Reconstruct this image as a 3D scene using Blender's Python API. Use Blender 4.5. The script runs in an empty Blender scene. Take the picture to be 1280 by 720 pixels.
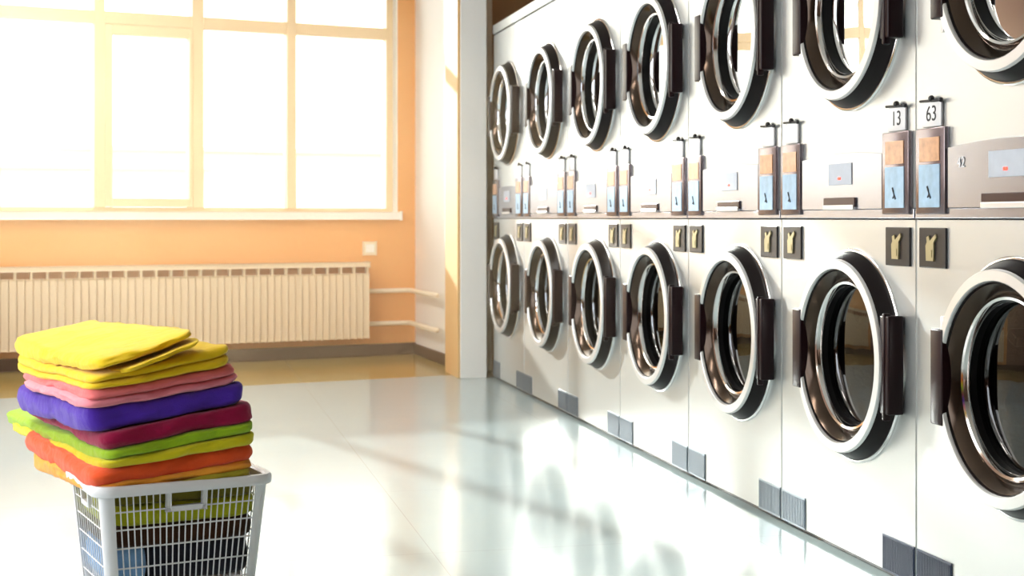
import bpy, bmesh, math, random
from mathutils import Vector, noise, Matrix
random.seed(4)
C = bpy.context.scene.collection
sc = bpy.context.scene
PI = math.pi

# ------------------------------------------------------------------ helpers
def lin(c):
    return tuple(((v/255)/12.92 if v/255 <= .04045 else ((v/255+.055)/1.055)**2.4) for v in c)

def mat(name, col, rough=.5, metal=0., bump=0., bscale=60., var=0., vscale=8., coat=0., sheen=0.,
        spec=.5, stretch=None, rvar=0.):
    m = bpy.data.materials.new(name); m.use_nodes = True
    nt = m.node_tree; n = nt.nodes; l = nt.links
    p = n['Principled BSDF']
    c = lin(col) + (1,)
    p.inputs['Base Color'].default_value = c
    p.inputs['Roughness'].default_value = rough
    p.inputs['Metallic'].default_value = metal
    p.inputs['Specular IOR Level'].default_value = spec
    if coat:
        p.inputs['Coat Weight'].default_value = coat
        p.inputs['Coat Roughness'].default_value = .05
    if sheen:
        p.inputs['Sheen Weight'].default_value = sheen
        p.inputs['Sheen Roughness'].default_value = .5
    tc = n.new('ShaderNodeTexCoord')
    mp = n.new('ShaderNodeMapping'); l.new(tc.outputs['Object'], mp.inputs['Vector'])
    if stretch: mp.inputs['Scale'].default_value = stretch
    if bump:
        nz = n.new('ShaderNodeTexNoise'); nz.inputs['Scale'].default_value = bscale
        nz.inputs['Detail'].default_value = 3
        l.new(mp.outputs['Vector'], nz.inputs['Vector'])
        b = n.new('ShaderNodeBump'); b.inputs['Strength'].default_value = bump
        b.inputs['Distance'].default_value = .01
        l.new(nz.outputs['Fac'], b.inputs['Height']); l.new(b.outputs['Normal'], p.inputs['Normal'])
    if var or rvar:
        nv = n.new('ShaderNodeTexNoise'); nv.inputs['Scale'].default_value = vscale
        nv.inputs['Detail'].default_value = 4
        l.new(mp.outputs['Vector'], nv.inputs['Vector'])
        if var:
            mx = n.new('ShaderNodeMix'); mx.data_type = 'RGBA'
            mx.inputs[6].default_value = tuple(v*(1-var) for v in c[:3]) + (1,)
            mx.inputs[7].default_value = tuple(min(1, v*(1+var)) for v in c[:3]) + (1,)
            l.new(nv.outputs['Fac'], mx.inputs[0]); l.new(mx.outputs[2], p.inputs['Base Color'])
        if rvar:
            mr = n.new('ShaderNodeMapRange')
            mr.inputs['To Min'].default_value = max(0, rough-rvar)
            mr.inputs['To Max'].default_value = rough+rvar
            l.new(nv.outputs['Fac'], mr.inputs['Value']); l.new(mr.outputs['Result'], p.inputs['Roughness'])
    return m

def glass_mat(name, tint, ior=1.5, rough=.0):
    m = bpy.data.materials.new(name); m.use_nodes = True
    nt = m.node_tree; n = nt.nodes; l = nt.links
    for x in list(n): n.remove(x)
    out = n.new('ShaderNodeOutputMaterial'); mix = n.new('ShaderNodeMixShader')
    t = n.new('ShaderNodeBsdfTransparent'); t.inputs['Color'].default_value = lin(tint)+(1,)
    g = n.new('ShaderNodeBsdfGlossy'); g.inputs['Roughness'].default_value = rough
    fr = n.new('ShaderNodeFresnel'); fr.inputs['IOR'].default_value = ior
    l.new(fr.outputs[0], mix.inputs[0]); l.new(t.outputs[0], mix.inputs[1]); l.new(g.outputs[0], mix.inputs[2])
    l.new(mix.outputs[0], out.inputs[0])
    return m

def emis(name, col, s):
    m = bpy.data.materials.new(name); m.use_nodes = True
    p = m.node_tree.nodes['Principled BSDF']
    p.inputs['Base Color'].default_value = lin(col)+(1,)
    p.inputs['Emission Color'].default_value = lin(col)+(1,)
    p.inputs['Emission Strength'].default_value = s
    return m

def obj(name, bm, m, parent=None, smooth=False, loc=None):
    me = bpy.data.meshes.new(name)
    bmesh.ops.recalc_face_normals(bm, faces=bm.faces)
    bm.to_mesh(me); bm.free()
    o = bpy.data.objects.new(name, me); C.objects.link(o)
    for mm in (m if isinstance(m, (list, tuple)) else [m]): me.materials.append(mm)
    if smooth:
        for p in me.polygons: p.use_smooth = True
        if smooth != True:
            me.set_sharp_from_angle(angle=math.radians(smooth))
    if parent: o.parent = parent
    if loc is not None: o.location = loc
    return o

def thing(name, label, cat, loc=(0,0,0), rotz=0, group=None):
    o = bpy.data.objects.new(name, None); C.objects.link(o)
    o.empty_display_size = .05
    o.location = loc; o.rotation_euler = (0,0,rotz)
    o['label'] = label; o['category'] = cat
    if group: o['group'] = group
    return o

def tag(o, label, cat, group=None):
    o['label'] = label; o['category'] = cat
    if group: o['group'] = group
    return o

def struct(name, bm, m, parent=None, smooth=False):
    o = obj(name, bm, m, parent, smooth)
    if parent is None: o['kind'] = 'structure'
    return o

def box(bm, x0, x1, y0, y1, z0, z1, bev=0., seg=2):
    r = bmesh.ops.create_cube(bm, size=1)
    vs = r['verts']
    for v in vs:
        v.co = Vector(((x0+x1)/2 + v.co.x*(x1-x0), (y0+y1)/2 + v.co.y*(y1-y0), (z0+z1)/2 + v.co.z*(z1-z0)))
    if bev:
        es = list({e for v in vs for e in v.link_edges})
        bmesh.ops.bevel(bm, geom=es, offset=bev, segments=seg, affect='EDGES', profile=.5)
    return vs

def obox(bm, P, ex, ey, ez, bev=0.):
    """oriented box: corner P and three edge vectors"""
    r = bmesh.ops.create_cube(bm, size=1)
    vs = r['verts']
    for v in vs:
        v.co = P + ex*(v.co.x+.5) + ey*(v.co.y+.5) + ez*(v.co.z+.5)
    if bev:
        es = list({e for v in vs for e in v.link_edges})
        bmesh.ops.bevel(bm, geom=es, offset=bev, segments=2, affect='EDGES', profile=.5)

def tube(bm, pts, r, n=10, closed=False):
    pts = [Vector(p) for p in pts]
    rings = []
    N = len(pts)
    for i, p in enumerate(pts):
        if closed: d = (pts[(i+1) % N] - pts[i-1])
        else: d = pts[min(i+1, N-1)] - pts[max(i-1, 0)]
        d.normalize()
        up = Vector((0,0,1)) if abs(d.z) < .9 else Vector((1,0,0))
        u = d.cross(up).normalized(); w = u.cross(d).normalized()
        rings.append([bm.verts.new(p + u*r*math.cos(2*PI*k/n) + w*r*math.sin(2*PI*k/n)) for k in range(n)])
    for i in range(N if closed else N-1):
        a, b = rings[i], rings[(i+1) % N]
        for k in range(n): bm.faces.new((a[k], a[(k+1) % n], b[(k+1) % n], b[k]))
    if not closed:
        bm.faces.new(rings[0]); bm.faces.new(rings[-1])

def lathe_x(bm, prof, y0, z0, n=72, cap=None):
    """prof: list of (outward, radius); outward = -X"""
    rings = []
    for o_, r in prof:
        rings.append([bm.verts.new((-o_, y0 + r*math.cos(2*PI*k/n), z0 + r*math.sin(2*PI*k/n))) for k in range(n)])
    for a, b in zip(rings[:-1], rings[1:]):
        for k in range(n): bm.faces.new((a[k], a[(k+1) % n], b[(k+1) % n], b[k]))
    if cap == 'end': bm.faces.new(rings[-1])

def text_mesh(s, size):
    cu = bpy.data.curves.new('t', 'FONT'); cu.body = s; cu.size = size; cu.extrude = .0004
    cu.align_x = 'CENTER'; cu.align_y = 'CENTER'
    o = bpy.data.objects.new('t', cu); C.objects.link(o)
    dg = bpy.context.evaluated_depsgraph_get(); dg.update()
    me = bpy.data.meshes.new_from_object(o.evaluated_get(dg))
    bpy.data.objects.remove(o)
    return me

# ------------------------------------------------------------------ camera
FPX = 1840.; H = .908
TH = math.atan(420/FPX); ST, CT = math.sin(TH), math.cos(TH)
cam = bpy.data.cameras.new('camera'); co = bpy.data.objects.new('camera', cam); C.objects.link(co)
co.location = (0,0,H); co.rotation_euler = (PI/2, 0, -TH)
cam.sensor_width = 36; cam.lens = FPX/1280*36; cam.shift_y = -87/1280
cam.clip_start = .05; cam.clip_end = 500
cam.dof.use_dof = True; cam.dof.focus_distance = 3.7; cam.dof.aperture_fstop = 6.3
sc.camera = co
def cw(lat, dep, z=0.):          # (sideways, forward) from the viewpoint -> world
    return Vector((lat*CT + dep*ST, -lat*ST + dep*CT, z))

# ------------------------------------------------------------------ materials
M = {}
M['wall_flare_orange'] = mat('orange_flare_plaster', (244,170,94), .75, bump=.08, bscale=25, var=.05, vscale=2)  # orange wall tone with the warm window flare put into the colour
M['wall_white'] = mat('white_plaster', (250,243,234), .6, bump=.05, bscale=25)
M['wall_brown'] = mat('brown_plaster', (176,130,82), .8, bump=.05, var=.08, vscale=2)
M['wall_pink'] = mat('dusky_plaster', (150,112,98), .8, bump=.05)
M['tan'] = mat('tan_paint', (226,176,112), .6)
M['ceil'] = mat('ceiling_paint', (225,222,215), .9, bump=.05)
M['base'] = mat('dark_skirting', (80,38,20), .5)
M['frame'] = mat('cream_window_paint', (244,214,170), .45)
M['sill'] = mat('white_sill_paint', (252,246,236), .35)
M['rad'] = mat('cream_radiator_enamel', (240,216,184), .45)
M['rad_dark'] = mat('radiator_gap', (170,100,52), .7)
M['plastic_cream'] = mat('cream_plastic', (246,228,196), .4)
M['steel'] = mat('brushed_steel', (222,224,223), .36, .9, bump=.012, bscale=40, stretch=(1,1,14), rvar=.05, vscale=6)
M['steel_panel'] = mat('grey_panel_steel', (186,186,194), .24, .92)
M['cab'] = mat('cabinet_side_metal', (120,120,120), .5, .5)
M['band'] = mat('dark_glossy_door_rim', (20,11,12), .28, .0, spec=.18)
M['ring'] = mat('satin_door_ring', (236,233,231), .34, .75)
M['bowl'] = mat('smoked_door_bowl', (66,52,42), .16, .8)
M['chrome'] = mat('chrome', (225,222,222), .08, 1.)
M['rubber'] = mat('black_seal', (12,9,9), .45, spec=.2)
M['grip'] = mat('maroon_grip_plastic', (30,9,12), .28, spec=.22)
M['drum'] = mat('drum_steel', (70,68,66), .3, 1., bump=.3, bscale=90)
M['glass'] = glass_mat('smoked_glass', (92,98,94), 1.6)
M['glass_dryer'] = glass_mat('mirror_dark_glass', (92,104,100), 2.6)
M['pane'] = glass_mat('window_glass', (250,252,250), 1.3)
M['dark'] = mat('black_plastic', (30,24,24), .35)
M['slot'] = mat('dark_brown_slot', (58,24,20), .3)
M['coin'] = mat('coin_box_frame', (142,130,134), .25, .9)
M['acryl'] = mat('clear_label_holder', (232,228,228), .15)
M['lab_blue'] = mat('pale_blue_label', (146,178,204), .35, coat=.3, var=.3, vscale=40)
M['lab_orange'] = mat('orange_label', (204,148,108), .35, coat=.3, var=.45, vscale=45)
M['lab_grey'] = mat('grey_label', (186,190,200), .5, var=.1, vscale=40)
M['gold'] = mat('brass_emblem', (188,178,140), .35, .7)
M['vent'] = mat('slate_vent', (128,138,148), .3, .6)
M['ventd'] = mat('navy_vent', (44,52,74), .45, .3)
M['led'] = emis('red_led', (255,60,40), 2.5)
M['ink'] = mat('black_ink', (50,46,50), .6)
M['white'] = mat('white_print', (230,228,232), .5)
M['basket'] = mat('white_basket_plastic', (228,225,226), .4, spec=.4)

# floor
def floor_mat():
    m = bpy.data.materials.new('polished_tile_floor'); m.use_nodes = True
    nt = m.node_tree; n = nt.nodes; l = nt.links; p = n['Principled BSDF']
    tc = n.new('ShaderNodeTexCoord'); sep = n.new('ShaderNodeSeparateXYZ'); l.new(tc.outputs['Object'], sep.inputs[0])
    def math_(op, a, b=None, c=None):
        x = n.new('ShaderNodeMath'); x.operation = op
        for i, v in enumerate((a, b, c)):
            if v is None: continue
            if isinstance(v, (int, float)): x.inputs[i].default_value = v
            else: l.new(v, x.inputs[i])
        return x.outputs[0]
    T = .92
    def line(s, off):
        f = math_('FRACT', math_('DIVIDE', math_('ADD', s, off), T))
        d = math_('ABSOLUTE', math_('SUBTRACT', f, .5))
        return math_('GREATER_THAN', d, 0.5-.0012)
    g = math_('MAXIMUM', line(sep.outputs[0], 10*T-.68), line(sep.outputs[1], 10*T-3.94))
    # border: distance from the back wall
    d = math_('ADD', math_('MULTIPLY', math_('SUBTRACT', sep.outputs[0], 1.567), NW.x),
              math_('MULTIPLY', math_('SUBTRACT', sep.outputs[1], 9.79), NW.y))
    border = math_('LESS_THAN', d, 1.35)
    nz = n.new('ShaderNodeTexNoise'); nz.inputs['Scale'].default_value = 1.3; nz.inputs['Detail'].default_value = 3
    l.new(tc.outputs['Object'], nz.inputs['Vector'])
    mx = n.new('ShaderNodeMix'); mx.data_type = 'RGBA'
    mx.inputs[6].default_value = lin((172,188,190))+(1,); mx.inputs[7].default_value = lin((186,199,197))+(1,)
    l.new(nz.outputs['Fac'], mx.inputs[0])
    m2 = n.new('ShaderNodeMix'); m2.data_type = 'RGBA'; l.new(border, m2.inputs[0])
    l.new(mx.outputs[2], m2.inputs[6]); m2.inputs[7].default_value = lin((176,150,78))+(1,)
    m3 = n.new('ShaderNodeMix'); m3.data_type = 'RGBA'; l.new(g, m3.inputs[0])
    l.new(m2.outputs[2], m3.inputs[6]); m3.inputs[7].default_value = lin((166,172,166))+(1,)
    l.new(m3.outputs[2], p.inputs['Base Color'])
    p.inputs['Roughness'].default_value = .16; p.inputs['Specular IOR Level'].default_value = .55
    n2 = n.new('ShaderNodeTexNoise'); n2.inputs['Scale'].default_value = 5
    l.new(tc.outputs['Object'], n2.inputs['Vector'])
    b = n.new('ShaderNodeBump'); b.inputs['Strength'].default_value = .06; b.inputs['Distance'].default_value = .01
    l.new(n2.outputs['Fac'], b.inputs['Height']); l.new(b.outputs['Normal'], p.inputs['Normal'])
    return m

# ------------------------------------------------------------------ the room
TW = Vector((.971, .2385, 0)).normalized()      # along the back wall, to the right
NW = Vector((TW.y, -TW.x, 0))                   # into the room
PC = Vector((1.567, 9.79, 0))
UP = Vector((0,0,1))
def wall_s(px):                                  # distance left of the corner for a bearing
    k = (px-640)/FPX
    d = Vector((CT*k + ST, -ST*k + CT, 0))
    # t*d = PC - s*TW
    den = d.x*TW.y - d.y*TW.x
    t = (PC.x*TW.y - PC.y*TW.x)/den
    q = d*t
    return (PC - q).dot(TW)
def wbox(bm, s0, s1, n0, n1, z0, z1, bev=0.):    # s left of corner, n into the room
    P = PC - TW*s1 + NW*n0 + UP*z0
    obox(bm, P, TW*(s1-s0), NW*(n1-n0), UP*(z1-z0), bev)

CEIL = 3.0
XL = -2.6
SEND = (PC.x-XL)/TW.x + .1
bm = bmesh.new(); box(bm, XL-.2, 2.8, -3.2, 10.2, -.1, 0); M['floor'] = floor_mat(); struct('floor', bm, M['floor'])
bm = bmesh.new(); box(bm, XL-.2, 2.8, -3.2, 10.2, CEIL, CEIL+.1); struct('ceiling', bm, M['ceil'])

s_r = wall_s(496)        # right end of the window opening
s_l = (PC.x+1.62)/TW.x   # left end
Z0, Z1 = .945, 2.70
bm = bmesh.new()
wbox(bm, s_r, s_l, -.14, 0, 0, Z0)
wbox(bm, s_r, s_l, -.14, 0, Z1, CEIL)
wbox(bm, -.3, s_r, -.14, 0, 0, CEIL)
struct('wall_back', bm, M['wall_flare_orange'])
bm = bmesh.new(); wbox(bm, s_l, SEND, -.3, 0, 0, CEIL); struct('wall_back_left', bm, M['wall_pink'])

# window
bm = bmesh.new()
fn0, fn1 = -.12, -.06
wbox(bm, s_r, s_r+.05, fn0, fn1, Z0, Z1); wbox(bm, s_l-.05, s_l, fn0, fn1, Z0, Z1)
wbox(bm, s_r+.05, s_l-.05, fn0, fn1, Z0, Z0+.03); wbox(bm, s_r+.05, s_l-.05, fn0, fn1, Z1-.06, Z1)
win = struct('window_1', bm, M['frame'])
muls = [(362,373), (243,257), (120,133), (-10,2), (-128,-116)]
for a, b in muls:
    sa, sb = wall_s(b), wall_s(a)
    bm = bmesh.new(); wbox(bm, sa, sb, fn0-.01, fn1+.012, Z0+.03, Z1-.06, .004); obj('mullion', bm, M['frame'], win)
bm = bmesh.new(); wbox(bm, s_r+.05, s_l-.05, fn0, fn1+.006, 2.105, 2.18, .004); obj('transom', bm, M['frame'], win)
edges_ = [s_r+.05] + sorted([wall_s((a+b)/2) for a, b in muls]) + [s_l-.05]
for a, b in zip(edges_[:-1], edges_[1:]):
    bm = bmesh.new(); wbox(bm, a+.02, b-.02, -.094, -.088, Z0+.03, 2.11); obj('pane', bm, M['pane'], win)
    bm = bmesh.new(); wbox(bm, a+.02, b-.02, -.094, -.088, 2.17, Z1-.06); obj('pane', bm, M['pane'], win)
# casement in the second bay
sa, sb = wall_s(243), wall_s(133)
bm = bmesh.new()
for q in ((sa, sa+.02, Z0+.035, 2.10), (sb-.045, sb, Z0+.035, 2.10), (sa+.02, sb-.045, Z0+.035, Z0+.085), (sa+.02, sb-.045, 2.04, 2.10)):
    wbox(bm, q[0], q[1], -.115, -.04, q[2], q[3], .004)
obj('casement', bm, M['frame'], win)
bm = bmesh.new(); wbox(bm, s_r-.02, s_l+.02, -.19, .045, Z0-.045, Z0+.006, .006)
obj('window_sill', bm, M['sill'], win)
bm = bmesh.new(); wbox(bm, s_r-.004, s_r+.006, -.06, .004, Z0+.006, Z1)   # plastered reveal
obj('reveal', bm, M['sill'], win)

# skirting
bm = bmesh.new(); wbox(bm, 0, s_l+.9, 0, .018, 0, .075, .004); struct('baseboard_back', bm, M['base'])

# side wall between window wall and the pillar
A, B = Vector((1.567, 9.79, 0)), Vector((1.66, 8.58, 0))
d = (B-A).normalized(); nn = Vector((d.y, -d.x, 0))
if nn.x < 0: nn = -nn
bm = bmesh.new(); obox(bm, A - d*.0, (B-A), nn*.18, UP*CEIL); struct('wall_side', bm, M['wall_white'])
bm = bmesh.new(); obox(bm, A+d*.03-nn*.016, (B-A)*.75, nn*.016, UP*.07, .003); struct('baseboard_side', bm, M['base'])
# pillar
bm = bmesh.new(); box(bm, 1.572, 1.725, 8.2, 8.62, 0, CEIL, .004); struct('wall_pillar', bm, M['wall_white'])
bm = bmesh.new(); box(bm, 1.556, 1.572, 8.205, 8.60, 0, CEIL, .003); struct('trim_1', bm, M['tan'])
bm = bmesh.new(); box(bm, 1.725, 2.6, 8.62, 8.8, 0, CEIL); struct('wall_end', bm, M['wall_brown'])
bm = bmesh.new(); box(bm, 2.6, 2.8, -3.2, 8.8, 0, CEIL); struct('wall_right', bm, M['wall_brown'])
bm = bmesh.new(); box(bm, XL-.2, 2.8, -3.2, -3.0, 0, CEIL); struct('wall_rear', bm, mat('dark_brown_plaster', (104,80,68), .8, bump=.05))
# left wall with its own run of windows beside the viewpoint
bm = bmesh.new()
box(bm, XL-.2, XL, -3.0, 1.0, 0, CEIL); box(bm, XL-.2, XL, 6.4, 8.7, 0, CEIL)
box(bm, XL-.2, XL, 1.0, 6.4, 0, .5); box(bm, XL-.2, XL, 1.0, 6.4, 2.8, CEIL)
struct('wall_left', bm, M['wall_pink'])
bm = bmesh.new()
for y in (1.0, 2.3, 3.64, 4.98, 6.32): box(bm, XL-.14, XL-.06, y, y+.08, .5, 2.8)
box(bm, XL-.14, XL-.06, 1.08, 6.32, .5, .56); box(bm, XL-.14, XL-.06, 1.08, 6.32, 2.74, 2.8)
struct('window_2', bm, M['frame'])

# ------------------------------------------------------------------ radiator
s0, s1 = wall_s(452), wall_s(452)+2.75
rad = thing('radiator', 'long cream ribbed panel radiator under the window', 'radiator', PC-TW*(s0+s1)/2+NW*.08)
def radobj(name, bm, m, sm=False):
    o = obj(name, bm, m, None, sm); o.parent = rad
    o.matrix_parent_inverse = Matrix.Translation(-rad.location); return o
bm = bmesh.new()
n_ = 60; wd = (s1-s0)/n_
for i in range(n_):
    wbox(bm, s0+i*wd+.0018, s0+(i+1)*wd-.0018, .115, .14, .13, .545, .006)
wbox(bm, s0, s1, .10, .118, .125, .55)
radobj('front_panel', bm, M['rad'])
bm = bmesh.new(); wbox(bm, s0-.005, s1+.005, .04, .142, .592, .622, .005); radobj('top_cap', bm, M['rad'])
bm = bmesh.new(); wbox(bm, s0+.01, s1-.01, .06, .10, .15, .592); radobj('core', bm, M['rad_dark'])
for i in range(30):
    bm = bmesh.new(); wbox(bm, s0+i*2*wd+.002, s0+i*2*wd+.014, .10, .135, .545, .592); radobj('top_fin', bm, M['rad'])
for z in (.43, .215):
    bm = bmesh.new()
    pts = [PC-TW*(s0+.02)+NW*.07+UP*z, PC-TW*.10+NW*.06+UP*z, PC-TW*.075+NW*.10+UP*z, PC+Vector((.077,-.994,0)).normalized()*.8-TW*.06+UP*z]
    tube(bm, pts, .016, 10)
    radobj('supply_pipe', bm, M['rad'], True)
# socket plate
bm = bmesh.new(); sa, sb = wall_s(470), wall_s(453)
wbox(bm, sa, sb, 0, .012, .665, .755, .003)
sw = thing('light_switch', 'small square cream switch plate on the orange wall right of the radiator', 'switch', PC-TW*(sa+sb)/2+UP*.71)
o = obj('plate', bm, M['plastic_cream'], sw); o.matrix_parent_inverse = Matrix.Translation(-sw.location)
bm = bmesh.new(); wbox(bm, sa+.018, sb-.018, .010, .018, .683, .737, .003)
o = obj('rocker', bm, M['sill'], sw); o.matrix_parent_inverse = Matrix.Translation(-sw.location)

# ------------------------------------------------------------------ machines
D = 1.754
SEAM = .906
seams = [2.454, 3.269, 4.084, 4.899, 5.714, 6.529, 7.40, 8.15]
doff = [.375, .34, .33, .33, .33, .36, .37]
TOPH = 2.0

def panel_hole(bm, w, z0, z1, cy, cz, r, n=96):
    ins = .004; y0, y1 = ins, w-ins; z0 += ins; z1 -= ins
    inner, outer = [], []
    for k in range(n):
        a = 2*PI*k/n; c, s = math.cos(a), math.sin(a)
        inner.append([0, cy+r*c, cz+r*s])
        ts = []
        if c > 1e-9: ts.append((y1-cy)/c)
        if c < -1e-9: ts.append((y0-cy)/c)
        if s > 1e-9: ts.append((z1-cz)/s)
        if s < -1e-9: ts.append((z0-cz)/s)
        t = min(ts); outer.append([0, cy+t*c, cz+t*s])
    for cyy, czz in ((y0,z0),(y0,z1),(y1,z0),(y1,z1)):
        k = min(range(n), key=lambda i: (outer[i][1]-cyy)**2+(outer[i][2]-czz)**2)
        outer[k] = [0, cyy, czz]
    vi = [bm.verts.new(p) for p in inner]; vo = [bm.verts.new(p) for p in outer]
    vb = [bm.verts.new((.006, p[1]+(.0025 if p[1] > cy else -.0025)*(abs(p[1]-(y0 if p[1] < cy else y1)) < 1e-4),
                        p[2]+(.0025 if p[2] > cz else -.0025)*(abs(p[2]-(z0 if p[2] < cz else z1)) < 1e-4))) for p in outer]
    vr = [bm.verts.new((.02, p[1], p[2])) for p in inner]
    for k in range(n):
        j = (k+1) % n
        bm.faces.new((vi[k], vi[j], vo[j], vo[k])); bm.faces.new((vo[k], vo[j], vb[j], vb[k]))
        bm.faces.new((vr[k], vr[j], vi[j], vi[k]))

def cabinet(bm, w, z0, z1):
    box(bm, .006, .78, .003, w-.003, z0+.003, z1-.003)
    # remove the front face (replaced by the pressed panel)
    for f in list(bm.faces):
        if all(abs(v.co.x-.006) < 1e-5 for v in f.verts): bm.faces.remove(f)

proto = {}
def cached(key, name, build, m, smooth=False):
    """mesh data shared by every machine"""
    if key not in proto:
        bm = bmesh.new(); build(bm); o = obj(name, bm, m, None, smooth)
        proto[key] = o.data; bpy.data.objects.remove(o)
    return proto[key]
def part(name, me, parent, loc=(0,0,0), rot=None):
    o = bpy.data.objects.new(name, me); C.objects.link(o); o.parent = parent; o.location = loc
    if rot: o.rotation_euler = rot
    return o

def door(root, cy, cz, flat=False):
    P = lambda key, name, prof, m, par, loc=(0,0,0), sm=40: part(name, cached(key, name, lambda bm: lathe_x(bm, prof, 0, 0), m, sm), par, loc)
    d = P('band', 'door', [(0,.276),(.010,.276),(.014,.271),(.040,.260),(.047,.254),(.047,.226),(.0,.205)], M['band'], root, (0,cy,cz))
    P('flange', 'outer_flange', [(0,.283),(.005,.283),(.0075,.280),(.0075,.274)], M['chrome'], d)
    P('ring', 'front_ring', [(.044,.2555),(.052,.2545),(.0545,.2525),(.0560,.2305),(.054,.2285),(.044,.2275)], M['ring'], d)
    P('bowl', 'inner_bowl', [(.046,.2285),(.034,.214),(.018,.202),(.008,.197)], M['bowl'], d)
    P('iring', 'glass_ring', [(.008,.2005),(.017,.199),(.021,.195),(.019,.189),(.012,.185),(.006,.184)], M['chrome'], d)
    P('seal', 'door_seal', [(.010,.186),(.0,.185),(-.022,.183)], M['rubber'], d)
    def gl(bm): lathe_x(bm, [(-.012,.186),(-.0095,.15),(-.006,.10),(-.0045,.05),(-.004,.004)], 0, 0, cap='end')
    def glf(bm): lathe_x(bm, [(-.0100,.186),(-.0096,.12),(-.0092,.06),(-.0090,.004)], 0, 0, cap='end')
    part('door_glass', cached('glassf', 'door_glass', glf, M['glass_dryer'], True) if flat else cached('glass', 'door_glass', gl, M['glass'], True), d)
    def gripb(sgn):
        def f(bm):
            if sgn > 0:
                box(bm, -.0580, -.006, .214, .268, -.110, .110, .004, 3)
            else:
                box(bm, -.0470, -.004, -.286, -.240, -.122, .122, .004, 3)
                box(bm, -.0500, -.03, -.2700, -.2565, -.138, .128, .004, 2)
        return f
    part('door_grip', cached('gripl', 'door_grip', gripb(1), M['grip'], 40), d)
    part('door_hinge', cached('gripr', 'door_hinge', gripb(-1), M['grip'], 40), d)
    def strip(bm): box(bm, -.016, 0, .284, .297, -.135, .135, .003)
    part('latch_strip', cached('strip', 'latch_strip', strip, M['ring'], 40), d)
    return d

def drum(root, cy, cz):
    def f(bm): lathe_x(bm, [(-.024,.184),(-.06,.215),(-.40,.215),(-.42,.19),(-.42,.03),(-.40,.004)], 0, 0, 48, cap='end')
    dr = part('drum', cached('drum', 'drum', f, M['drum'], 40), root, (0,cy,cz))
    def rib(bm):
        obox(bm, Vector((.09, .172, -.014)), Vector((.28,0,0)), Vector((0,.043,0)), Vector((0,0,.028)), .006)
    for k in range(3):
        part('drum_lifter', cached('lifter', 'drum_lifter', rib, M['drum']), dr, (0,0,0), (2*PI*k/3+.5, 0, 0))

def emblem(bm):
    pts = [(-.022,-.030),(-.024,.006),(-.018,.014),(-.020,.026),(-.010,.030),(-.004,.018),(.006,.024),(.022,.034),(.026,.026),(.014,.014),(.014,-.008),(.012,-.030)]
    for q0, q1 in ((0, .004),):
        a = [bm.verts.new((-q0, -y, z)) for y, z in pts]; b = [bm.verts.new((-q1, -y, z)) for y, z in pts]
        bm.faces.new(a); bm.faces.new(b)
        for i in range(len(pts)):
            j = (i+1) % len(pts); bm.faces.new((a[i], a[j], b[j], b[i]))
    box(bm, -.0055, -.004, -.006, .010, -.022, -.004)

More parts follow.
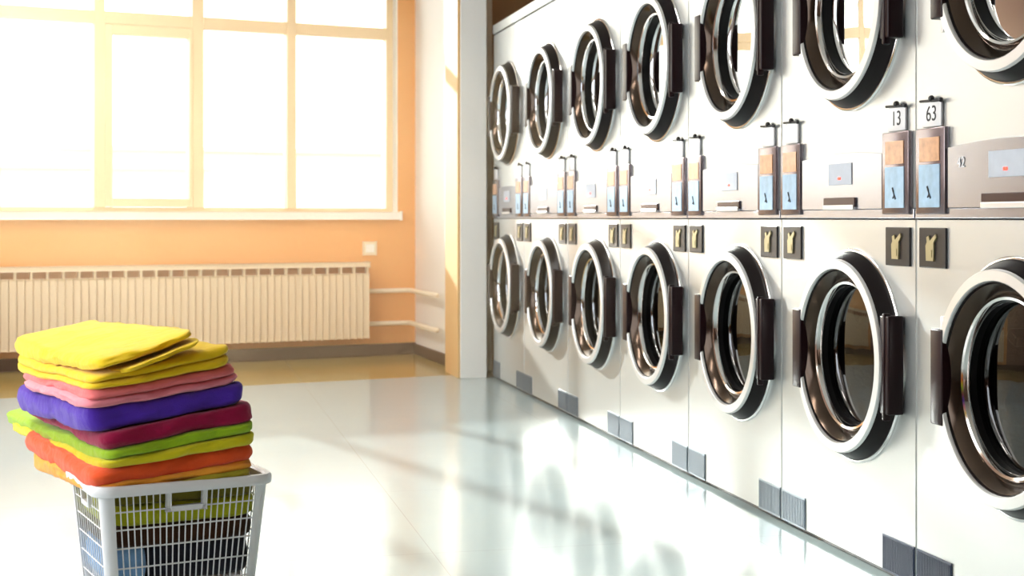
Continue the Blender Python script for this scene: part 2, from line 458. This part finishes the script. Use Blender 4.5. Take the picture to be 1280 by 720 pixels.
ordn = ['cut by the right edge of the frame', 'second from the right', 'third from the right',
        'fourth from the right', 'third from the window end', 'second from the window end', 'at the window end of the row']
digits = {(0,'far'): '63', (1,'near'): '13'}
for i in range(7):
    y0 = seams[i]; w = seams[i+1]-y0; cy = doff[i]
    # ---- lower washer
    W = thing('washing_machine', 'steel front-loading washer in lower row, '+ordn[i], 'washing machine', (D, y0, 0), 0, 'washers in the lower row')
    bm = bmesh.new(); cabinet(bm, w, .012, SEAM); obj('cabinet', bm, M['cab'], W)
    bm = bmesh.new(); panel_hole(bm, w, .014, SEAM+.002, cy, .545, .222); obj('front_panel', bm, M['steel'], W)
    bm = bmesh.new(); box(bm, .02, .76, .01, w-.01, 0, .013); obj('kick_shadow_strip', bm, M['dark'], W)  # dark strip standing in for the shadow gap at the floor
    door(W, cy, .545); drum(W, cy, .545)
    for side, yy in (('near', .024), ('far', w-.024-.125)):
        cp = part('coin_plate', cached('cplate', 'coin_plate', lambda bm: box(bm, -.006, 0, 0, .125, 0, .096, .002), M['dark']), W, (0, yy, .790))
        part('emblem', cached('emblem', 'emblem', emblem, M['gold']), cp, (-.006, .062, .047))
    def ventb(bm):
        box(bm, -.003, 0, 0, .165, 0, .092, .001)
        for k in range(20): box(bm, -.0045, -.003, .005+k*.008, .009+k*.008, .006, .086)
    mv, kv = (M['ventd'], 'vd') if i == 0 else (M['vent'], 'v')
    for side, yy in (('near', .006), ('far', w-.171)):
        mm, kk = (M['ventd'], 'vd') if (i == 0 or (i == 1 and side == 'near')) else (M['vent'], 'v')
        part('vent_grille', cached(kk, 'vent_grille', ventb, mm), W, (0, yy, .016))
    # ---- upper dryer
    U = thing('tumble_dryer', 'steel tumble dryer in upper row, '+ordn[i], 'dryer', (D, y0, SEAM+.002), 0, 'dryers in the upper row')
    zz = lambda z: z-(SEAM+.002)
    hh = zz(TOPH)
    bm = bmesh.new(); cabinet(bm, w, 0, hh); obj('cabinet', bm, M['cab'], U)
    bm = bmesh.new(); panel_hole(bm, w, zz(.93), hh-.055, cy, zz(1.476), .222); obj('front_panel', bm, M['steel'], U)
    bm = bmesh.new(); box(bm, -.006, .05, .002, w-.002, hh-.052, hh, .004); obj('top_trim', bm, M['steel'], U)
    bm = bmesh.new(); box(bm, -.005, .01, .003, w-.003, .0, .024, .002); obj('lower_ledge', bm, M['steel_panel'], U)
    door(U, cy, zz(1.476), True); drum(U, cy, zz(1.476))
    bm = bmesh.new()
    # control panel with a gently arched top edge
    n = 16; ya, yb = .165, w-.165
    lo, hi, lo2, hi2 = [], [], [], []
    for k in range(n+1):
        t = k/n; y = ya+(yb-ya)*t; z = zz(1.072)+.010*math.sin(PI*t)
        lo.append(bm.verts.new((-.008, y, .025))); hi.append(bm.verts.new((-.008, y, z)))
        lo2.append(bm.verts.new((.002, y, .025))); hi2.append(bm.verts.new((.002, y, z+.003)))
    for k in range(n):
        bm.faces.new((lo[k], lo[k+1], hi[k+1], hi[k])); bm.faces.new((hi[k], hi[k+1], hi2[k+1], hi2[k])); bm.faces.new((lo[k], lo[k+1], lo2[k+1], lo2[k]))
    bm.faces.new((lo[0], hi[0], hi2[0], lo2[0])); bm.faces.new((lo[-1], hi[-1], hi2[-1], lo2[-1]))
    cpn = obj('control_panel', bm, M['steel_panel'], U)
    cm = w*.5-.005
    part('display', cached('disp', 'display', lambda bm: box(bm, -.0025, 0, -.07, .07, 0, .058, .001), M['lab_grey']), cpn, (-.008, cm, zz(.998)))
    part('led', cached('led', 'led', lambda bm: box(bm, -.002, 0, -.008, .008, 0, .007, .001), M['led']), cpn, (-.0105, cm, zz(1.012)))
    def tray(bm):
        box(bm, -.006, 0, -.095, .095, 0, .026, .002)
    tr = part('coin_return', cached('tray', 'coin_return', tray, M['slot']), cpn, (-.008, cm, zz(.938)))
    part('return_lip', cached('lip', 'return_lip', lambda bm: box(bm, -.010, 0, -.092, .092, -.007, .006, .002), M['ring']), tr)
    for side, yy in (('near', .018), ('far', w-.018-.138)):
        def cb(bm):
            box(bm, -.012, 0, 0, .138, 0, .205, .003)
        cbx = part('coin_box', cached('cbox', 'coin_box', cb, M['coin'], 40), U, (0, yy, .010))
        part('price_label', cached('plab', 'price_label', lambda bm: box(bm, -.002, 0, .022, .116, .125, .182), M['lab_orange']), cbx, (-.012,0,0))
        blue = M['lab_blue']
        part('instruction_label', cached('ilab', 'instruction_label', lambda bm: box(bm, -.002, 0, .020, .118, .016, .118), blue), cbx, (-.012,0,0))
        def mark(bm):
            tube(bm, [(0, .076,.066),(0,.071,.057),(0,.067,.047),(0,.060,.038)], .0026, 6); tube(bm, [(0,.067,.047),(0,.074,.040)], .0022, 6)
        part('label_mark', cached('mark', 'label_mark', mark, M['ink']), cbx, (-.0145,0,0))
        nh = part('number_holder', cached('nh', 'number_holder', lambda bm: box(bm, -.008, 0, .024, .114, 0, .060, .003), M['acryl'], 40), U, (0, yy, .217))
        def clip(bm):
            tube(bm, [(-.009,.018,.060),(-.009,.120,.064)], .0032, 8)
            r = bmesh.ops.create_uvsphere(bm, u_segments=10, v_segments=8, radius=.008)
            for v in r['verts']: v.co += Vector((-.009,.066,.067))
            r = bmesh.ops.create_uvsphere(bm, u_segments=10, v_segments=8, radius=.006)
            for v in r['verts']: v.co += Vector((-.009,.022,.061))
        part('clip', cached('clip', 'clip', clip, M['dark'], True), nh)
        s = digits.get((i, side))
        if s:
            me = text_mesh(s, .052); me.materials.append(M['ink'])
            part('number', me, nh, (-.0085, .068, .030), (PI/2, 0, -PI/2))
    if i == 0:
        me = text_mesh('42', .034); me.materials.append(M['white'])
        part('panel_number', me, cpn, (-.0098, w-.165-.06, zz(1.035)), (PI/2, 0, -PI/2))

# ------------------------------------------------------------------ laundry basket
NP = cw(-.8957, 3.2)                       # near corner of the basket on the floor
ang = math.atan2(.266, .964)
AX = Vector((math.cos(ang), math.sin(ang), 0)); BX = Vector((-math.sin(ang), math.cos(ang), 0))
LA, LB = .385, .325
ctr = NP + AX*LA/2 + BX*LB/2
bas = thing('laundry_basket', 'white plastic lattice laundry basket on the floor under the folded towels', 'basket', ctr, ang)
RT, RB = .322, .299
def rect_loop(a, b, r, z, n=6):
    pts = []
    for cx, cy_, st in ((a-r, b-r, 0), (-a+r, b-r, 90), (-a+r, -b+r, 180), (a-r, -b+r, 270)):
        for k in range(n+1):
            t = math.radians(st+90*k/n); pts.append(Vector((cx+r*math.cos(t), cy_+r*math.sin(t), z)))
    return pts
def sweep(bm, loops):
    rings = [[bm.verts.new(p) for p in l] for l in loops]
    n = len(rings[0])
    for a, b in zip(rings[:-1], rings[1:]):
        for k in range(n): bm.faces.new((a[k], a[(k+1) % n], b[(k+1) % n], b[k]))
ha, hb = LA/2, LB/2
bm = bmesh.new()
prof = [(-.006,RB+.004),(.0,RB),(.012,RB),(.014,RB+.004),(.014,RT-.006),(.010,RT),(-.002,RT),(-.006,RT-.004),(-.006,RB+.004)]
sweep(bm, [rect_loop(ha+o_, hb+o_, .035+o_, z) for o_, z in prof])
obj('rim', bm, M['basket'], bas, 40)
TP = .030      # taper towards the floor
def inset(z): return TP*(1-z/RT)
bm = bmesh.new()
loops = [rect_loop(ha-TP, hb-TP, .03, .0), rect_loop(ha-TP, hb-TP, .03, .008)]
sweep(bm, loops); bm.faces.new([v for v in bm.verts][:len(loops[0])]); bm.faces.new([v for v in bm.verts][len(loops[0]):])
obj('bottom', bm, M['basket'], bas)
for sx, sy in ((1,1),(1,-1),(-1,1),(-1,-1)):
    bm = bmesh.new(); rings = []
    for z in (0, RB*.5, RB+.006):
        i_ = inset(z); a, b = ha-i_, hb-i_; wd_ = .030 if z > .2 else .026; r = .018; ring = []
        outer = [(a-wd_, b), (a-r, b)] + [(a-r+r*math.cos(t), b-r+r*math.sin(t)) for t in (PI/2*.75, PI/4, PI/2*.25)] + [(a, b-r), (a, b-wd_)]
        inner = [(a-.005, b-wd_), (a-.005, b-r), (a-r, b-.005), (a-wd_, b-.005)]
        rings.append([bm.verts.new((sx*x, sy*y, z)) for x, y in outer+inner])
    for p, q in zip(rings[:-1], rings[1:]):
        for k in range(len(p)): bm.faces.new((p[k], p[(k+1) % len(p)], q[(k+1) % len(p)], q[k]))
    bm.faces.new(rings[0]); bm.faces.new(rings[-1])
    obj('corner_post', bm, M['basket'], bas, 40)
def side_grid(axis, sgn, hl):
    """lattice side: thin uprights and cross ribs"""
    bm = bmesh.new()
    L_, O_ = (ha, hb) if axis == 'a' else (hb, ha)
    def P(u, z, off=0):
        o_ = (O_-inset(z)-.004+off)*sgn; uu = u*(L_-inset(z)-.012)
        return Vector((uu, o_, z)) if axis == 'a' else Vector((o_, uu, z))
    nb = 24 if axis == 'a' else 12
    for k in range(1, nb):
        u = -1+2*k/nb
        top = RB+.004
        if abs(u) < .235: top = .262
        tube(bm, [P(u, .004), P(u, top)], .0016, 6)
    for z in (.045, .090, .135, .180, .222, .262):
        for off in (.0,):
            tube(bm, [P(-1, z, off), P(1, z, off)], .0019, 6)
    # handle frame
    o = obj('side_lattice', bm, M['basket'], bas)
    bm = bmesh.new()
    for z0_, z1_, u0, u1 in ((.255,.267,-.26,.26), (.258,RB+.002,-.26,-.20), (.258,RB+.002,.20,.26)):
        p0 = P(u0, z0_, -.004); p1 = P(u1, z0_, -.004); q0 = P(u0, z1_, -.004)
        n_o = P(0, .2, .012)-P(0, .2, 0)
        obox(bm, p0, p1-p0, n_o, q0-p0, .002)
    obj('handle_frame', bm, M['basket'], bas)
for ax, sg in (('a',-1),('a',1),('b',-1),('b',1)): side_grid(ax, sg, 0)

# ------------------------------------------------------------------ folded laundry
def cloth_mat(name, col, col2=None):
    m = mat(name, col, .92, sheen=.25, bump=.0, spec=.15)
    nt = m.node_tree; n = nt.nodes; l = nt.links; p = n['Principled BSDF']
    tc = n['Texture Coordinate']
    nz = n.new('ShaderNodeTexNoise'); nz.inputs['Scale'].default_value = 420; nz.inputs['Detail'].default_value = 3
    n2 = n.new('ShaderNodeTexNoise'); n2.inputs['Scale'].default_value = 22; n2.inputs['Detail'].default_value = 4
    l.new(tc.outputs['Object'], nz.inputs['Vector']); l.new(tc.outputs['Object'], n2.inputs['Vector'])
    ad = n.new('ShaderNodeMath'); ad.operation = 'MULTIPLY_ADD'; ad.inputs[1].default_value = .12
    l.new(nz.outputs['Fac'], ad.inputs[0]); l.new(n2.outputs['Fac'], ad.inputs[2])
    b = n.new('ShaderNodeBump'); b.inputs['Strength'].default_value = .7; b.inputs['Distance'].default_value = .010
    l.new(ad.outputs[0], b.inputs['Height']); l.new(b.outputs['Normal'], p.inputs['Normal'])
    c = lin(col); mx = n.new('ShaderNodeMix'); mx.data_type = 'RGBA'
    mx.inputs[6].default_value = tuple(v*.86 for v in c)+(1,)
    mx.inputs[7].default_value = (tuple(min(1, v*1.1) for v in c) if col2 is None else lin(col2))+(1,)
    l.new(n2.outputs['Fac'], mx.inputs[0]); l.new(mx.outputs[2], p.inputs['Base Color'])
    return m

AC = (.8805, .474)                          # basket long axis in (sideways, forward)
def solve_corners(xL, xN, xR, dN=3.2):
    latN = (xN-640)/FPX*dN
    k = (xR-640)/FPX; la = (k*dN-latN)/(AC[0]-k*AC[1])
    k = (xL-640)/FPX; lb = (k*dN-latN)/(-AC[1]-k*AC[0])
    N = (latN, dN); R_ = (latN+la*AC[0], dN+la*AC[1]); L_ = (latN-lb*AC[1], dN+lb*AC[0])
    return N, R_, L_
def zpx(y, d): return H-(y-273)*d/FPX

def cloth_geo(xs, tops, bots, layers=1, seed=0, amp=.006, power=16, zf=None, dN=3.2, sag=.0):
    N, R_, L_ = solve_corners(*xs, dN=dN)
    F_ = (L_[0]+R_[0]-N[0], L_[1]+R_[1]-N[1])
    W_ = [cw(*q) for q in (N, R_, F_, L_)]
    zt = [zpx(tops[1], N[1]), zpx(tops[2], R_[1]), 0, zpx(tops[0], L_[1])]
    zb = [zpx(bots[1], N[1]), zpx(bots[2], R_[1]), 0, zpx(bots[0], L_[1])]
    zt[2] = zf if zf is not None else (zt[1]+zt[3])/2+.004
    zb[2] = zt[2]-((zt[1]-zb[1])+(zt[3]-zb[3]))/2
    ctr_ = sum(W_, Vector((0,0,0)))/4
    ctr_.z = min(zb)
    nS, nP, nR = 144, 10*layers, 9
    bm = bmesh.new()
    def bil(q, u, v): return q[0]*(1-u)*(1-v)+q[1]*u*(1-v)+q[2]*u*v+q[3]*(1-u)*v
    def point(a, rr, t, push=0.):
        c, s = math.cos(a), math.sin(a)
        k = (abs(c)**power+abs(s)**power)**(-1/power)
        u, v = .5+.5*c*k*rr, .5+.5*s*k*rr
        P = bil(W_, u, v)
        top, bot = bil(zt, u, v), bil(zb, u, v)
        th = top-bot
        e = (1-rr)
        z_ = bot+th*t
        nz = noise.noise(Vector((P.x*8, P.y*8, z_*5)))
        nz2 = noise.noise(Vector((P.x*19+seed*2.3, P.y*19, t*2+seed)))
        mid = sag*math.sin(PI*min(1, max(0, u)))*math.sin(PI*min(1, max(0, v)))
        nzb = noise.noise(Vector((P.x*21, P.y*21, z_*12)))
        z = z_+amp*nz+amp*.4*nzb+mid*t
        d_ = (P-ctr_); d_.z = 0
        if d_.length > 1e-6: d_.normalize()
        nz3 = noise.noise(Vector((P.x*34+seed, P.y*34-seed*2, t*3.1)))
        z += amp*.12*nz3
        out = push*max(.2, min(1, th/.02))+amp*.45*nz3*rr**4+amp*1.1*nz2*rr**4+amp*1.6*noise.noise(Vector((a*2.2, seed*5.1, t*1.3)))*rr**4
        P = P+d_*out
        return Vector((P.x, P.y, z))-ctr_
    rings = []
    for i in range(1, nR+1):
        rings.append([point(2*PI*k/nS, i/nR*.985, 0) for k in range(nS)])
    for j in range(1, nP):
        t = j/nP; ph = (t*layers) % 1.0
        b = math.sqrt(max(0, 1-(2*ph-1)**2)) if (t*layers) % 1 > 1e-6 else 0
        lay = int(t*layers)
        extra = .004*math.sin(lay*2.1+seed) if layers > 1 else 0
        rings.append([point(2*PI*k/nS, 1.0, t, -.010+.014*b+extra*b) for k in range(nS)])
    for i in range(nR, 0, -1):
        rings.append([point(2*PI*k/nS, i/nR*.985, 1) for k in range(nS)])
    vr = [[bm.verts.new(p) for p in r] for r in rings]
    for a, b in zip(vr[:-1], vr[1:]):
        for k in range(nS): bm.faces.new((a[k], a[(k+1) % nS], b[(k+1) % nS], b[k]))
    c0 = bm.verts.new(sum((v.co for v in vr[0]), Vector())/nS); c1 = bm.verts.new(sum((v.co for v in vr[-1]), Vector())/nS)
    for k in range(nS):
        bm.faces.new((c0, vr[0][(k+1) % nS], vr[0][k])); bm.faces.new((c1, vr[-1][k], vr[-1][(k+1) % nS]))
    return bm, ctr_

G = 'folded laundry stacked on the basket'
items = [
 # name, label, colour, xs, tops, bots, layers, seed
 ('folded_towel', 'folded salmon pink towel directly below the yellow garment', (226,112,112), (25,110,298), (462,489,456), (473,501,468), 1, 3),
 ('folded_towel', 'thin pale pink folded towel lying on the violet towel', (236,138,150), (29,103,302), (473,501,468), (483,512,478), 1, 4),
 ('folded_towel', 'thick violet blue folded towel in the middle of the stack', (78,40,164), (19,108,308), (483,512,478), (511,541,502), 1, 5),
 ('folded_towel', 'crimson magenta folded towel between the violet and the lime ones', (146,4,58), (34,128,321), (511,541,502), (516,563,524), 1, 6),
 ('folded_towel', 'lime green folded towel jutting out furthest to the left', (152,186,28), (4,130,322), (515,563,524), (527,577,539), 1, 7),
 ('folded_towel', 'yellow-green folded towel right under the lime green one', (212,196,24), (12,128,324), (527,577,539), (538,589,555), 1, 8),
 ('folded_towel', 'bright orange folded towel in the lower stack', (232,84,34), (30,115,320), (539,589,555), (561,611,575), 1, 9),
 ('folded_towel', 'amber yellow folded towel just above the basket rim', (240,160,50), (38,118,319), (561,609,575), (584,618,587), 1, 10),
 ('folded_towel', 'olive folded towel lying level with the basket rim, lowest of the upper stack', (168,150,36), (66,128,318), (584,617,586), (594,624,598), 1, 11),
]
for nm, lab, col, xs, tp, bt, ly, sd in items:
    bm, c_ = cloth_geo(xs, tp, bt, ly, sd)
    o = obj(nm, bm, cloth_mat('terry_'+str(sd), col), None, True, c_)
    tag(o, lab, 'towel', G)
# the yellow garment: folded body and a loose flap
ymat = cloth_mat('terry_yellow', (236,196,22))
ybm, yc = cloth_geo((18,112,291), (444,473,431), (463,489,456), 2, 1, .006)
fbm, fc = cloth_geo((13,117,247), (421,453,414), (442,467,420), 1, 2, .008, 9, .618, sag=.008)
yt = thing('folded_sweater', 'yellow folded garment with a loose flap on top of the stack', 'clothing', yc, 0, G)
obj('folded_body', ybm, ymat, yt, True)
obj('folded_flap', fbm, ymat, yt, True, fc-yc)
fb2, fc2 = cloth_geo((60,150,258), (446,464,423), (450,470,428), 1, 12, .004, 7)
obj('inner_fold', fb2, ymat, yt, True, fc2-yc)

# laundry inside the basket, seen through the lattice
G2 = 'laundry inside the basket'
def inside(lab, col, a0, a1, b0, b1, z0, z1, seed, col2=None):
    bm = bmesh.new(); nS, nR, nP = 96, 6, 8
    def pt(an, rr, t):
        c, s = math.cos(an), math.sin(an); k = (abs(c)**8+abs(s)**8)**(-1/8)
        u, v = .5+.5*c*k*rr, .5+.5*s*k*rr
        x, y = a0+(a1-a0)*u, b0+(b1-b0)*v
        bul = math.sqrt(max(0, 1-(2*t-1)**2))*.007 if rr > .99 else 0
        x += bul*c; y += bul*s
        q = noise.noise(Vector((x*16+seed, y*16, t*2)))
        return Vector((x+.003*q*c, y+.003*q*s, z0+(z1-z0)*t+.004*q-.012*(rr**6)*t*abs(noise.noise(Vector((an, seed, 0))))))
    rings = [[pt(2*PI*k/nS, i/nR*.98, 0) for k in range(nS)] for i in range(1, nR+1)]
    rings += [[pt(2*PI*k/nS, 1, j/nP) for k in range(nS)] for j in range(1, nP)]
    rings += [[pt(2*PI*k/nS, i/nR*.98, 1) for k in range(nS)] for i in range(nR, 0, -1)]
    vr = [[bm.verts.new(p) for p in r] for r in rings]
    for a, b in zip(vr[:-1], vr[1:]):
        for k in range(nS): bm.faces.new((a[k], a[(k+1) % nS], b[(k+1) % nS], b[k]))
    bm.faces.new(vr[0]); bm.faces.new(vr[-1])
    o = obj('folded_towel', bm, cloth_mat('inside_'+str(seed), col, col2), None, True, ctr)
    o.rotation_euler = (0,0,ang)
    tag(o, lab, 'towel', G2)
ia, ib = ha-.026, hb-.026
inside('dark olive folded towel inside the basket right below the rim', (118,108,34), -ia, ia, -ib, ib, .272, .306, 21)
inside('bright yellow-green folded towel inside the basket behind the lattice', (186,186,36), -ia, ia, -ib, ib, .226, .272, 22)
inside('brown patterned folded cloth inside the basket under the yellow-green one', (92,50,28), -ia+.004, ia-.004, -ib+.004, ib-.004, .178, .226, 23, (50,36,26))
inside('charcoal folded cloth inside the basket under the brown one', (44,40,50), -ia+.09, ia-.012, -ib+.008, ib-.01, .096, .178, 24)
inside('light blue cloth bulging inside the left corner of the basket', (120,168,220), -ia+.008, -ia+.082, -ib+.010, ib-.012, .096, .178, 25, (150,190,232))
inside('white and grey cloth low inside the basket', (206,202,204), -ia+.016, ia-.020, -ib+.014, ib-.016, .012, .096, 26)

# ------------------------------------------------------------------ outside the window
M['facade'] = mat('pale_facade', (228,210,198), .9, var=.05)
M['roof'] = mat('pale_roof', (214,200,190), .9)
M['ground'] = mat('pale_asphalt', (190,186,180), .9, var=.1, vscale=.5)
bm = bmesh.new(); box(bm, -80, 80, 11.5, 140, -.5, -.4); struct('ground', bm, M['ground'])
bl = thing('building', 'low pale long building faintly visible outside across the window', 'building', (-6, 52, -.4), math.radians(8))
bm = bmesh.new(); box(bm, -16, 7.2, 0, 9, 0, 3.0); obj('wall', bm, M['facade'], bl)
bm = bmesh.new(); box(bm, -16.3, 7.5, -.4, 9.3, 3.0, 3.25, .04); obj('roof', bm, M['roof'], bl)
bl2 = thing('building', 'taller pale building faintly visible outside behind the right bays of the window', 'building', (6, 66, -.4), math.radians(8))
bm = bmesh.new(); box(bm, -11, 6, 0, 9, 0, 4.2); obj('wall', bm, M['facade'], bl2)
bm = bmesh.new(); box(bm, -11.3, 6.3, -.4, 9.3, 4.2, 4.4, .04); obj('roof', bm, M['roof'], bl2)

# ------------------------------------------------------------------ light
SUN_AZ, SUN_EL = math.radians(17.5), math.radians(16.6)
sd = Vector((math.sin(SUN_AZ)*math.cos(SUN_EL), -math.cos(SUN_AZ)*math.cos(SUN_EL), -math.sin(SUN_EL)))
sun = bpy.data.lights.new('sun', 'SUN'); sun.energy = 7.5; sun.angle = math.radians(1.2); sun.color = (1, .97, .92)
so = bpy.data.objects.new('sun', sun); C.objects.link(so)
so.rotation_euler = sd.to_track_quat('-Z', 'Y').to_euler(); so.location = (-5, 20, 8)

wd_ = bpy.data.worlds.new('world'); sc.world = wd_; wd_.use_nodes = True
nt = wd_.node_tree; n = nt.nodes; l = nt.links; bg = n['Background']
tc = n.new('ShaderNodeTexCoord'); dt = n.new('ShaderNodeVectorMath'); dt.operation = 'DOT_PRODUCT'
l.new(tc.outputs['Generated'], dt.inputs[0]); dt.inputs[1].default_value = -sd
mr = n.new('ShaderNodeMapRange'); mr.inputs['From Min'].default_value = 0; mr.inputs['From Max'].default_value = 1
l.new(dt.outputs['Value'], mr.inputs['Value'])
mx = n.new('ShaderNodeMix'); mx.data_type = 'RGBA'; l.new(mr.outputs['Result'], mx.inputs[0])
mx.inputs[6].default_value = (.80, .90, 1.0, 1); mx.inputs[7].default_value = (1.0, .95, .86, 1)
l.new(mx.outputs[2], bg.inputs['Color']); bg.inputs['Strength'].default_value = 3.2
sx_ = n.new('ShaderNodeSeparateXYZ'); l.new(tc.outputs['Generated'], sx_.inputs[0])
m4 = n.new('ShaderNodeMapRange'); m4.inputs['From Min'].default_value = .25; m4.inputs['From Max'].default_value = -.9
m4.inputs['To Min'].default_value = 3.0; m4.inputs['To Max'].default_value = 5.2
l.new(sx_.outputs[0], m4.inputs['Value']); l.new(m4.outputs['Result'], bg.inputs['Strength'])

# added warm haze in the far half, standing in for window bloom
hz = bpy.data.materials.new('warm_bloom_haze'); hz.use_nodes = True
n = hz.node_tree.nodes; n.remove(n['Principled BSDF'])
vs_ = n.new('ShaderNodeVolumeScatter'); vs_.inputs['Density'].default_value = .037; vs_.inputs['Anisotropy'].default_value = .8
vs_.inputs['Color'].default_value = (1, .74, .46, 1)
hz.node_tree.links.new(vs_.outputs[0], n['Material Output'].inputs['Volume'])
bm = bmesh.new(); box(bm, -2.5, 1.50, 4.45, 8.66, .012, 2.90)
hzo = obj('bloom_haze', bm, hz); hzo['kind'] = 'stuff'
tag(hzo, 'added warm haze filling the window end of the room', 'bloom_haze')

# added ceiling fill lights, out of view, to brighten the room
M['lamp'] = emis('fill_diffuser', (255,246,232), 3.0)
M['fill_housing'] = mat('fill_lamp_housing', (225,225,222), .5)
for (x, y, lab) in ((-1.4, 4.2, 'added ceiling fill light in the middle of the room'), (-.6, 6.0, 'added ceiling fill light between the other two'), (-.8, 7.6, 'added ceiling fill light nearest the window')):
    t = thing('fill_light', lab, 'lamp', (x, y, CEIL-.07), 0, 'added ceiling fill lights')
    bm = bmesh.new(); box(bm, -.18, .18, -.62, .62, .0, .07, .008); obj('housing', bm, M['fill_housing'], t)
    bm = bmesh.new(); box(bm, -.15, .15, -.59, .59, -.012, .0, .004); obj('diffuser', bm, M['lamp'], t)
    la = bpy.data.lights.new('fill_area', 'AREA'); la.shape = 'RECTANGLE'; la.size = .3; la.size_y = 1.18
    la.energy = 36; la.color = (1, .95, .88)
    lo_ = bpy.data.objects.new('fill_area', la); C.objects.link(lo_); lo_.parent = t; lo_.location = (0,0,-.02)

sc.view_settings.view_transform = 'Standard'; sc.view_settings.look = 'None'
sc.view_settings.gamma = 1; sc.view_settings.use_curve_mapping = False
sc.view_settings.exposure = .13
sc.cycles.caustics_reflective = False; sc.cycles.caustics_refractive = False
